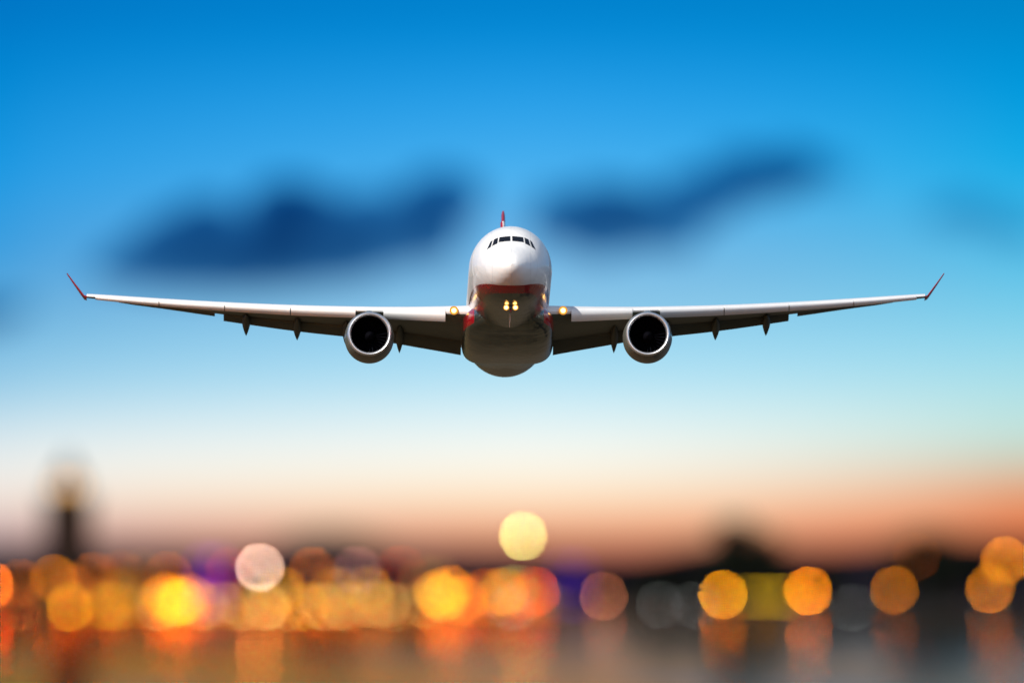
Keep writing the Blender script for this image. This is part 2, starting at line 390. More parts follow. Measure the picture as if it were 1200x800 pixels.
link('belly_fairing', bm, M_hullf, air, sharp=50)

# wings
# span station: x, LE l, LE z, chord, twist(deg, nose up), t/c
WING = [(1.6, 19.6, -1.42, 11.6, 4.6, .125), (2.9, 20.6, -1.28, 10.6, 4.4, .13), (6, 22.55, -1.00, 8.9, 3.6, .12), (9.4, 24.65, -.66, 7.3, 2.6, .112), (14, 27.5, -.16, 6.15, 1.8, .11),
        (19.4, 30.9, .52, 4.95, .2, .115), (24, 33.8, 1.16, 3.75, -2.6, .125), (27.6, 36.05, 1.72, 2.75, -4.2, .13), (28.8, 36.95, 1.93, 2.3, -4.6, .13)]
def wing_pt(x): return interp(WING, x)
def naca(tc_, s_):     # half thickness at chord fraction s_
    return 5 * tc_ * (.2969 * math.sqrt(s_) - .126 * s_ - .3516 * s_**2 + .2843 * s_**3 - .1036 * s_**4)
def foil(x, sx, s0=0.0, s1=1.0, n=16, off=(0, 0), thick=1.0, rot=0.0, lower_cut=None):
    le, z0, ch, tw, tc_ = wing_pt(x)
    pts = []
    ss = [s0 + (s1 - s0) * (1 - math.cos(math.pi * i / n)) / 2 for i in range(n + 1)]
    def tr(s_, z):
        t = R(tw)
        return (sx * x, le + off[0] + ch * (s_ * math.cos(t)) + z * ch * math.sin(t), z0 + off[1] - ch * s_ * math.sin(t) + z * ch * math.cos(t))
    up_ = [tr(s_, (naca(tc_, s_) * 1.05 + .018 * math.sin(math.pi * s_)) * thick) for s_ in reversed(ss)]
    lo_ = [tr(s_, (-naca(tc_, s_) * .85 + .012 * math.sin(math.pi * s_)) * thick) for s_ in (ss[1:] if s0 == 0 else ss)]
    return up_ + lo_
STN = [1.6, 2.3, 2.9, 4, 5, 6, 7.2, 8.4, 9.4, 11, 12.5, 14, 16, 18, 19.4, 21, 22.5, 24, 25.5, 27, 28, 28.8]
def chord_pt(x, s_, dz=0):
    le, z0, ch, tw, tc_ = wing_pt(x); t = R(tw)
    return (x, le + ch * s_ * math.cos(t), z0 - ch * s_ * math.sin(t) + dz)
for sx in (-1, 1):
    bm = bmesh.new()
    loft(bm, [foil(x, sx) for x in STN])
    for f in bm.faces:
        c_ = f.calc_center_median(); xx = max(1.6, min(28.8, abs(c_.x)))
        w_ = wing_pt(xx); frac = (c_.y - w_[0]) / w_[2]; mid = w_[1] - (c_.y - w_[0]) * math.tan(R(w_[3]))
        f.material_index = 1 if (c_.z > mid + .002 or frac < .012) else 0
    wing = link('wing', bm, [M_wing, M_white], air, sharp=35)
    # leading-edge slats, drooped a little, in white
    bm = bmesh.new()
    for a, b in ((4.3, 8.5), (10.4, 14.8), (14.86, 19.3), (19.36, 23.8), (23.86, 28.2)):
        rings = []
        for k in range(7):
            x = a + (b - a) * k / 6
            le, z0, ch, tw, tc_ = wing_pt(x); t = R(tw + 6)
            cs_ = 1.0 if ch > 6 else ch / 6
            S_ = min(.2, 1.1 * cs_ / ch); ring = []
            def q(s_, z): return (sx * x, le - .10 * cs_ + ch * s_ * math.cos(t) + z * ch * math.sin(t), z0 - .04 * cs_ - ch * s_ * math.sin(t) + z * ch * math.cos(t))
            m_ = 10
            for i in range(m_ + 1):
                s_ = S_ * (1 - (i / m_)) ** 1.6; ring.append(q(s_, naca(tc_, s_) * 1.16 + .004))
            for i in range(1, 7):
                s_ = S_ * .55 * (i / 6) ** 1.6; ring.append(q(s_, -naca(tc_, s_) * 1.2 - .004))
            ring.append(q(S_ * .5, naca(tc_, S_ * .5) * .3))
            rings.append(ring)
        loft(bm, rings)
    link('slat', bm, M_white, wing, sharp=50)
    # white inboard leading edge with the landing light
    # flaps
    for a, b in ((3.15, 9.3), (9.5, 19.4)):
        bm = bmesh.new(); rings = []
        for k in range(9):
            x = a + (b - a) * k / 8
            te = chord_pt(x, .90, -.06); fc = 2.25 - .055 * (x - 3)
            defl = R(wing_pt(x)[3] + 15); ring = []
            if x > 15: fc *= 1 - (x - 15) * .03
            for s_ in (1, .8, .6, .4, .22, .1, .03, 0):
                z = naca(.14, s_) * 1.2; ring.append((sx * x, te[1] + fc * (s_ * math.cos(defl) + z * math.sin(defl)), te[2] - fc * (s_ * math.sin(defl) - z * math.cos(defl))))
            for s_ in (.03, .1, .22, .4, .6, .8, 1):
                z = -naca(.14, s_) * .7 - (0.002 if s_ == 1 else 0); ring.append((sx * x, te[1] + fc * (s_ * math.cos(defl) + z * math.sin(defl)), te[2] - fc * (s_ * math.sin(defl) - z * math.cos(defl))))
            rings.append(ring)
        loft(bm, rings)
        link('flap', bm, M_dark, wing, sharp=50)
    # drooped aileron
    bm = bmesh.new(); rings = []
    for k in range(7):
        x = 20.0 + 6.6 * k / 6
        te = chord_pt(x, .84, -.05); fc = wing_pt(x)[2] * .24; d_ = R(wing_pt(x)[3] + (5 if k < 6 else 2))
        rings.append([(sx * x, te[1], te[2] + .09), (sx * x, te[1] + fc * math.cos(d_), te[2] - fc * math.sin(d_) + .02), (sx * x, te[1] + fc * math.cos(d_), te[2] - fc * math.sin(d_)), (sx * x, te[1], te[2] - .05)])
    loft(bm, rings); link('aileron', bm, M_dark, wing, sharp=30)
    # flap track fairings
    for x, ytip in ((7.35, 413), (11.0, 404.5), (14.35, 397.5), (17.85, 392)):
        le, z0, ch, tw, tc_ = wing_pt(x)
        a = chord_pt(x, .46); te = chord_pt(x, 1.0); tl = te[1] + 1.9
        ztip = (313 - ytip) * .0583 + (tl - 6) * math.sin(PITCH) / math.cos(PITCH)
        n = 14; path = []; rad = []
        for i in range(n + 1):
            s_ = i / n; l = a[1] + (tl - a[1]) * s_
            zs = a[2] - .30 + (te[2] - .34 - (a[2] - .30)) * min(1, s_ / .7) if s_ < .7 else (te[2] - .34) + (ztip - te[2] + .34) * ((s_ - .7) / .3)
            r = .3 * math.sin(math.pi * min(1, s_ * 1.6) / 2) ** .7 if s_ < .72 else .3 * (1 - ((s_ - .72) / .28)) ** .75
            path.append((sx * x, l, zs)); rad.append((max(r * .92, .015), max(r * 1.35, .02)))
        bm = bmesh.new(); tube(bm, path, rad, 16); link('flap_track_fairing', bm, M_dark, wing)
    # winglet
    bm = bmesh.new(); rings = []
    le, z0, ch, tw, tc_ = wing_pt(28.8)
    for k, (dx, dz, dl, c, th) in enumerate(((0, -.03, 0, 2.3, .095), (.18, .05, .22, 2.05, .08), (.34, .28, .48, 1.85, .08), (.84, 1.04, 1.25, 1.3, .085), (1.36, 1.86, 2.1, .75, .09))):
        nx, nz = math.cos(math.atan2(1.72, 1.16)), math.sin(math.atan2(1.72, 1.16))
        px_, pz_ = (-nz, nx) if k > 1 else ((-.3, .95) if k == 1 else (0, 1))
        ring = []
        for s_ in (1, .7, .4, .15, .04, 0): z = naca(th, s_) * c; ring.append((sx * (28.8 + dx + px_ * z), le + dl + s_ * c, z0 + dz + pz_ * z))
        for s_ in (.04, .15, .4, .7): z = -naca(th, s_) * c; ring.append((sx * (28.8 + dx + px_ * z), le + dl + s_ * c, z0 + dz + pz_ * z))
        rings.append(ring)
    loft(bm, rings); tag(link('winglet', bm, M_red, wing, sharp=60), 'dark red upswept winglet')
    # landing light in the wing root
    xl = 3.72; pl = chord_pt(xl, 0)
    bm = bmesh.new(); lathe(bm, [(-.02, .2), (.0, .22), (.3, .2), (.5, .1)], c=(sx * xl, pl[1] - .3, pl[2] + .02), seg=20)
    ll = link('landing_light', bm, M_chrome, wing)
    bm = bmesh.new(); lathe(bm, [(-.03, .17), (-.045, .1), (-.05, .005)], c=(sx * xl, pl[1] - .3, pl[2] + .02), seg=20)
    link('lamp', bm, M_lamp, ll)
    bm = bmesh.new(); lathe(bm, [(-.022, .30), (-.04, .24), (-.03, .172)], c=(sx * xl, pl[1] - .3, pl[2] + .02), seg=20); link('halo_ring', bm, M_halo, ll)  # added glowing ring imitates the halo round the wing-root lamp

    # engine
    ex = 9.48; el = 19.9; ez = -4.55 + (el - 6) * math.sin(PITCH) / math.cos(PITCH) - .06
    e = empty('engine', parent=air)
    bm = bmesh.new()
    lathe(bm, [(.16, 1.50), (.5, 1.575), (1.2, 1.65), (2.0, 1.69), (3.0, 1.66), (4.0, 1.53), (4.9, 1.36), (4.9, 1.30), (4.2, 1.34)], c=(sx * ex, el, ez), seg=64)
    link('nacelle', bm, M_nac, e)
    bm = bmesh.new()
    lathe(bm, [(.165, 1.503), (.08, 1.475), (.03, 1.435), (0, 1.385), (.01, 1.345), (.06, 1.30), (.16, 1.265), (.24, 1.25)], c=(sx * ex, el, ez), seg=64)
    tag(link('intake_lip', bm, M_alu, e), 'polished silver intake ring')
    bm = bmesh.new()
    lathe(bm, [(.24, 1.25), (.6, 1.235), (1.35, 1.26), (1.75, 1.26), (1.76, .02)], c=(sx * ex, el, ez), seg=64)
    link('intake_duct', bm, M_duct, e)
    bm = bmesh.new()
    for k in range(26):
        a0 = 2 * math.pi * k / 26; v0 = []
        for r, tw_ in ((.36, .09), (.8, .15), (1.24, .2)):
            for sgn in (-1, 1):
                a_ = a0 + sgn * .09 * (.4 / r if r < .5 else 1) ; v0.append(bm.verts.new((sx * ex + r * math.cos(a_), el + 1.5 + sgn * tw_, ez + r * math.sin(a_))))
        bm.faces.new((v0[0], v0[1], v0[3], v0[2])); bm.faces.new((v0[2], v0[3], v0[5], v0[4]))
    link('fan', bm, M_fan, e, smooth=False)
    bm = bmesh.new(); lathe(bm, [(0.62, .01), (.72, .12), (.95, .26), (1.3, .37), (1.45, .38)], c=(sx * ex, el, ez), seg=32); link('spinner', bm, M_fan, e)
    bm = bmesh.new(); lathe(bm, [(4.2, .98), (5.0, .92), (6.2, .7), (6.9, .56), (6.9, .5), (6.0, .5)], c=(sx * ex, el, ez), seg=40); link('exhaust_nozzle', bm, M_fair, e)
    bm = bmesh.new(); rings = []
    for l, hw_, zt, zb in ((el + 1.6, .04, ez + 1.72, ez + 1.5), (el + 2.3, .2, ez + 1.86, ez + 1.4), (el + 3.6, .26, ez + 2.08, ez + 1.2), (el + 5.2, .26, -.86, ez + .8), (el + 8.5, .24, -.9, -1.9), (el + 10.5, .08, -1.15, -1.45)):
        rings.append([(sx * ex - hw_, l, zb), (sx * ex - hw_, l, zt - .06), (sx * ex - hw_ * .5, l, zt), (sx * ex + hw_ * .5, l, zt), (sx * ex + hw_, l, zt - .06), (sx * ex + hw_, l, zb)])
    loft(bm, rings); link('pylon', bm, M_nac, e, sharp=30)

    # tailplane
    bm = bmesh.new(); rings = []
    for x, le_, z, c, tc_ in ((.6, 50.6, .55, 5.4, .1), (3, 52, .78, 4.4, .1), (6.5, 54.1, 1.15, 3.1, .09), (9.4, 55.9, 1.45, 1.95, .09), (9.7, 56.2, 1.48, 1.5, .07)):
        rings.append([(sx * x, le_ + s_ * c, z + naca(tc_, s_) * c + .03 * s_ * c) for s_ in (1, .8, .55, .3, .12, .03, 0)] + [(sx * x, le_ + s_ * c, z - naca(tc_, s_) * c + .03 * s_ * c) for s_ in (.03, .12, .3, .55, .8)])
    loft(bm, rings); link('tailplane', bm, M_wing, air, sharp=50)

# fin: white leading face, red tip
bm = bmesh.new(); rings = []
fin_st = ((2.2, 46.2, 9.2, .075), (3.2, 47.6, 8.2, .08), (5.5, 49.7, 6.5, .08), (8.2, 52.3, 4.6, .08), (9.3, 53.3, 3.9, .075))
def fin_ring(z, le_, c, t_): return [(naca(t_, s_) * c, le_ + s_ * c, z) for s_ in (1, .7, .4, .2, .08, .02, 0)] + [(-naca(t_, s_) * c, le_ + s_ * c, z) for s_ in (.02, .08, .2, .4, .7)]
loft(bm, [fin_ring(*s_) for s_ in fin_st]); fin = link('fin', bm, M_white, air, sharp=60)
bm = bmesh.new(); loft(bm, [fin_ring(*s_) for s_ in ((9.302, 53.3, 3.9, .076), (9.9, 53.9, 3.5, .075), (10.15, 54.3, 3.0, .06), (10.25, 54.8, 2.3, .03))])
tag(link('fin_tip', bm, M_red, fin, sharp=60), 'red fin tip')
bm = bmesh.new(); loft(bm, [fin_ring(3.4, 47.9, 1.2, .3), fin_ring(9.25, 53.3, .9, .3)])
for q in bm.verts: q.co.x -= .07
link('leading_edge', bm, M_red, fin)

# nose lights on the closed gear bay
for sx in (-1, 1):
    l_, x_ = 6.2, sx * .31
    z_ = -2.90
    bm = bmesh.new(); lathe(bm, [(-.02, .15), (0, .17), (.2, .14), (.42, .03)], c=(x_, l_, z_), seg=20); ll = link('landing_light', bm, M_chrome, air)
    bm = bmesh.new(); lathe(bm, [(-.03, .13), (-.045, .08), (-.05, .005)], c=(x_, l_, z_), seg=20); link('lamp', bm, M_lamp, ll)
    bm = bmesh.new(); lathe(bm, [(-.022, .2), (-.035, .16), (-.03, .132)], c=(x_, l_, z_), seg=20); link('halo_ring', bm, M_halo, ll)  # same added ring, imitating the halo round the nose lamp
bm = bmesh.new(); box(bm, (0, 7.5, -2.84), (.9, 1.9, .12)); bmesh.ops.bevel(bm, geom=bm.edges[:], offset=.05, segments=2, affect='EDGES'); link('gear_door', bm, M_fair, air)
bm = bmesh.new(); tube(bm, [(0, 7.0, -3.0), (0, 7.4, -3.02), (0, 7.9, -2.9)], [.05, .09, .04], 10); tag(link('beacon', bm, M_red, air), 'red belly beacon')

for l_ in (11.5, 14.2):
    bm = bmesh.new(); zb_ = hull(l_)[1]
    loft(bm, [[(-.03, l_, zb_ + .1), (.03, l_, zb_ + .1), (.03, l_ + .5, zb_ + .1), (-.03, l_ + .5, zb_ + .1)], [(-.015, l_ + .22, zb_ - .35), (.015, l_ + .22, zb_ - .35), (.015, l_ + .5, zb_ - .35), (-.015, l_ + .5, zb_ - .35)]])
    link('antenna', bm, M_white, air, smooth=False)

# ------------------------------------------------------------------ the far bank: buildings
M_brick = mat('dark_brick', (.022, .014, .010), .9, noise=.35, nscale=.4, spec=0)
M_block = mat('dark_render', (.012, .010, .016), .9, noise=.3, nscale=.3, spec=0)
M_roof = mat('slate_roof', (.015, .015, .02), .8, noise=.3, spec=0)
M_stone = mat('quay_stone', (.06, .055, .05), .9, noise=.4, nscale=.5, spec=0)
M_pole = mat('lamp_post_paint', (.02, .022, .022), .6)
M_win = emis('lit_window', (1, .55, .16), 1.6)
M_windark = mat('unlit_window', (.01, .012, .016), .15)
def building(px0, px1, pytop, y, label, mb, roof='flat', depth=14, lit=.3, cat='building', rows=None, winm=None):
    x0, _ = P(px0, 0, y); x1, zt = P(px1, pytop, y); base = .3; h = zt - base; w = x1 - x0
    b = empty('building', ((x0 + x1) / 2, y, base)); tag(b, label, cat)
    body_h = h * (.78 if roof != 'flat' else .96)
    bm = bmesh.new(); box(bm, (0, depth / 2, body_h / 2), (w, depth, body_h)); link('wall', bm, mb, b, smooth=False)
    bm = bmesh.new()
    if roof == 'gable':
        loft(bm, [[(-w*.54, -.4, body_h), (-w*.54, depth+.4, body_h), (-w*.54, depth/2, h)], [(w*.54, -.4, body_h), (w*.54, depth+.4, body_h), (w*.54, depth/2, h)]])
    elif roof == 'hip':
        loft(bm, [[(-w*.53, -.4, body_h), (w*.53, -.4, body_h), (w*.53, depth+.4, body_h), (-w*.53, depth+.4, body_h)], [(-w*.2, depth*.4, h), (w*.2, depth*.4, h), (w*.2, depth*.6, h), (-w*.2, depth*.6, h)]])
    else:
        box(bm, (0, depth / 2, body_h + h * .02), (w + .5, depth + .5, h * .04))
    link('roof', bm, M_roof, b, smooth=False)
    nr = rows or max(1, int(body_h / 3.2)); ncol = max(2, int(w / 2.6))
    rnd = random.Random(int(px0 * 7 + pytop))
    for r_ in range(nr):
        for c_ in range(ncol):
            wx = -w / 2 + w * (c_ + .5) / ncol; wz = body_h * (r_ + .55) / nr
            bm = bmesh.new(); box(bm, (wx, -.03, wz), (w / ncol * .42, .12, body_h / nr * .45))
            link('window', bm, (winm or M_win) if rnd.random() < lit else M_windark, b, smooth=False)
    return b
# tower on the left bank
tx, tz = P(80, 552, 6060)
tw_ = empty('tower', (tx, 6060, .3)); tw_.scale = (1.3, 1.3, 1.16); tag(tw_, 'tall dark square tower with a warm glowing lantern top at the left', 'tower')
bm = bmesh.new(); box(bm, (0, 0, 10), (7.6, 7.6, 20)); box(bm, (0, 0, 20.3), (8.6, 8.6, .7)); box(bm, (0, 0, .6), (8.8, 8.8, 1.2)); link('shaft', bm, M_brick, tw_, smooth=False)
bm = bmesh.new(); box(bm, (0, 0, 22.1), (4.6, 4.6, 2.8)); link('belfry', bm, M_brick, tw_, smooth=False)
M_lant = emis('tower_lantern_light', (1, .45, .07), 2.2)
for a, b in ((-1.1, -2.36), (1.1, -2.36)):
    bm = bmesh.new(); box(bm, (a, b, 22.1), (1.2, .1, 2.0)); link('window', bm, M_lant, tw_, smooth=False)
bm = bmesh.new(); lathe(bm, [(23.5, 2.5), (24.0, 2.3), (25, 1.5), (26, .7), (28.2, .05)], axis='z', seg=8); link('spire', bm, M_roof, tw_, smooth=False)
for k in range(4):
    bm = bmesh.new(); box(bm, (0, -3.25, 3 + k * 4.4), (1.1, .12, 2.0)); bmesh.ops.translate(bm, verts=bm.verts[:], vec=(0, -.6, 0)); link('window', bm, M_windark, tw_, smooth=False)

building(-25, 40, 655, 6080, 'low dark house at the left picture edge before the tower', M_block, 'hip', lit=.2)
building(92, 150, 652, 6070, 'dark gabled warehouse just right of the lantern tower', M_brick, 'gable', lit=.1)
building(158, 222, 660, 6085, 'low dark block behind the brightest orange lamps', M_block, 'flat', lit=.15)
M_pur = emis('purple_window', (.42, .05, .75), 2.2)
building(232, 262, 648, 6075, 'narrow house with purple-lit windows on the left bank', M_block, 'flat', lit=1, winm=M_pur)
building(335, 432, 636, 6120, 'broad dark navy hall with a hipped roof right of the pale pink lamp', M_block, 'hip', lit=.04, depth=24)
building(455, 520, 654, 6090, 'dark gabled boathouse between the hipped hall and mid bank', M_brick, 'gable', lit=.1)
building(540, 640, 662, 6100, 'long low dark shed under the tall greenish lamp', M_block, 'flat', lit=.12)
M_pur2 = emis('violet_window', (.10, .02, .55), 1.5)
building(654, 686, 655, 6085, 'small block with violet-blue windows right of the red lamp', M_block, 'flat', lit=1, winm=M_pur2)
building(985, 1045, 664, 6090, 'dark low house between the dark orange lamp and the amber pavilion', M_block, 'gable', lit=0)
building(1130, 1230, 655, 6110, 'dark long building behind the pair of orange lamps at right', M_block, 'flat', lit=0, depth=20)

# pavilion with the amber-lit canopy
x0, z0 = P(873, 698.5, 6020); x1, _ = P(929, 698.5, 6020)
pv = empty('pavilion', ((x0 + x1) / 2, 6020, .3)); tag(pv, 'open waterside pavilion with a yellow-lit canopy edge on the right bank', 'pavilion')
w = x1 - x0; hz = z0 - .3
bm = bmesh.new(); box(bm, (0, 3, hz + .35), (w + .8, 7, .3)); link('roof', bm, M_roof, pv, smooth=False)
for k in range(5):
    bm = bmesh.new(); box(bm, (-w/2 + w*k/4, .2, hz/2), (.16, .16, hz)); link('column', bm, M_pole, pv, smooth=False)
bm = bmesh.new(); box(bm, (0, 6.2, hz/2), (w, .2, hz)); link('wall', bm, M_block, pv, smooth=False)
bm = bmesh.new(); box(bm, (0, -.42, hz), (w, .12, .34)); link('light_strip', bm, emis('canopy_strip_light', (.62, .36, .01), 9), pv, smooth=False)

# quay wall with railing
bm = bmesh.new()
box(bm, (0, 6001.2, .28), (1400, 2.2, .62)); 
qw = link('quay_wall', bm, M_stone, smooth=False); tag(qw, 'long low dark stone quay wall along the waterline', 'wall')
bm = bmesh.new(); xa, za = P(60, 711, 6002); xb, _ = P(655, 711, 6002)
rail = empty('railing', ((xa + xb) / 2, 6002, .6)); tag(rail, 'lit railing with a glowing golden handrail along the left quay', 'railing')
L_ = xb - xa
k = 0
bm = bmesh.new()
while k * 2.6 <= L_: box(bm, (-L_/2 + k*2.6, 0, .28), (.06, .06, .56)); k += 1
tag(link('post', bm, M_pole, rail, smooth=False), kind='stuff')
bm = bmesh.new(); box(bm, (0, 0, .68), (L_, .12, .24)); link('handrail_light', bm, emis('handrail_light', (.60, .26, .01), 4.5), rail, smooth=False)

# ------------------------------------------------------------------ trees
M_bark = mat('bark', (.03, .022, .016), .9, noise=.3, bump=.3, spec=0)
M_leaf = mat('leaves', (.014, .018, .012), .8, noise=.5, nscale=1.5, spec=0)
M_leaf2 = mat('leaves_dark', (.010, .013, .010), .8, noise=.5, nscale=1.5, spec=0)
def tree(px, pytop, wpx, y, label, m, n=1600):
    x, zt = P(px, pytop, y); h = zt - .3; w = wpx * 1.2 * y / FPX
    t = empty('tree', (x, y, .3)); tag(t, label, 'tree', 'trees on the far bank')
    rnd = random.Random(int(px)); bm = bmesh.new()
    path = [(0, 0, -.3), (.1, 0, h*.2), (.0, .1, h*.45), (.15, 0, h*.75)]; rr = [h*.04, h*.028, h*.02, h*.008]
    rings = [[(p[0] + r*math.cos(a*math.pi/4), p[1] + r*math.sin(a*math.pi/4), p[2]) for a in range(8)] for p, r in zip(path, rr)]
    loft(bm, rings)
    cl_ = []
    for k in range(14):
        a = rnd.uniform(0, 6.28); rr_ = rnd.uniform(.15, .36) * w; zz = h * rnd.uniform(.38, .86); f = 1 - abs(zz / h - .6) * 1.3
        c = Vector((rr_ * math.cos(a) * f, rr_ * math.sin(a) * f, zz)); cl_.append((c, rnd.uniform(.12, .2) * w))
        s_ = Vector((0, 0, h * .3)); d = c - s_; sid = d.cross(Vector((0, 0, 1))).normalized() * .1; u_ = d.cross(sid).normalized() * .1
        loft(bm, [[s_ + sid*2, s_ + u_*2, s_ - sid*2, s_ - u_*2], [c + sid*.5, c + u_*.5, c - sid*.5, c - u_*.5]])
    link('trunk', bm, M_bark, t)
    cl_.append((Vector((0, 0, h * .86)), .14 * h)); cl_ += [(Vector((rnd.uniform(-.3, .3) * w, 0, h * rnd.uniform(.3, .5))), .17 * w) for _ in range(4)]
    bm = bmesh.new()
    for k in range(n):
        c, r = cl_[rnd.randrange(len(cl_))]
        d = Vector((rnd.gauss(0, 1), rnd.gauss(0, 1), rnd.gauss(0, .8))).normalized() * r * rnd.random() ** .4
        p = c + d; s_ = rnd.uniform(.4, .85)
        e1 = Vector((rnd.gauss(0, 1), rnd.gauss(0, 1), rnd.gauss(0, 1))).normalized() * s_; e2 = e1.cross(Vector((rnd.gauss(0, 1), rnd.gauss(0, 1), 1))).normalized() * s_ * .6
        bm.faces.new([bm.verts.new(q) for q in (p - e1, p + e2, p + e1, p - e2)])
    link('crown', bm, m, t, smooth=False)
for a in ((846, 628, 60, 6040, 'rounded dark tree leaning on the tallest crown, left of the yellow pavilion', M_leaf, 1500),
          (872, 604, 86, 6050, 'tallest dark tree rising directly behind the yellow pavilion', M_leaf2, 2600),
          (908, 634, 64, 6045, 'lower dark tree at the right end of the yellow pavilion', M_leaf, 1500),
          (1058, 630, 64, 6060, 'dark tree directly behind the dark orange lamp at right', M_leaf, 1600),
          (1090, 616, 78, 6070, 'tallest dark tree between the dark orange lamp and the orange pair', M_leaf2, 2200),
          (1126, 630, 68, 6050, 'dark tree just left of the orange pair of lamps', M_leaf2, 1600),
          (775, 648, 70, 6060, 'broad low dark tree behind the dim grey lamp', M_leaf2, 1800),
          (738, 665, 40, 6040, 'small dark tree right of the brown lamp', M_leaf, 1000),
          (968, 652, 50, 6055, 'small dark tree behind the bright amber lamp', M_leaf, 1100),
          (1172, 636, 64, 6060, 'dark tree behind the two overlapping orange lamps', M_leaf, 1400),
          (828, 642, 50, 6062, 'leftmost and lowest tree of the clump behind the yellow pavilion', M_leaf2, 1500),
          (893, 622, 66, 6066, 'dark tree between the tallest crown and the right end of the pavilion', M_leaf2, 1900),
          (1108, 626, 70, 6085, 'dark tree close behind the tallest far-right crown', M_leaf2, 1700),
          (18, 648, 50, 6050, 'dark tree at the foot of the tower, on its left side', M_leaf, 1400),
          (296, 655, 44, 6050, 'dark tree behind the big pale pink lamp', M_leaf2, 1200)):
    tree(*a)

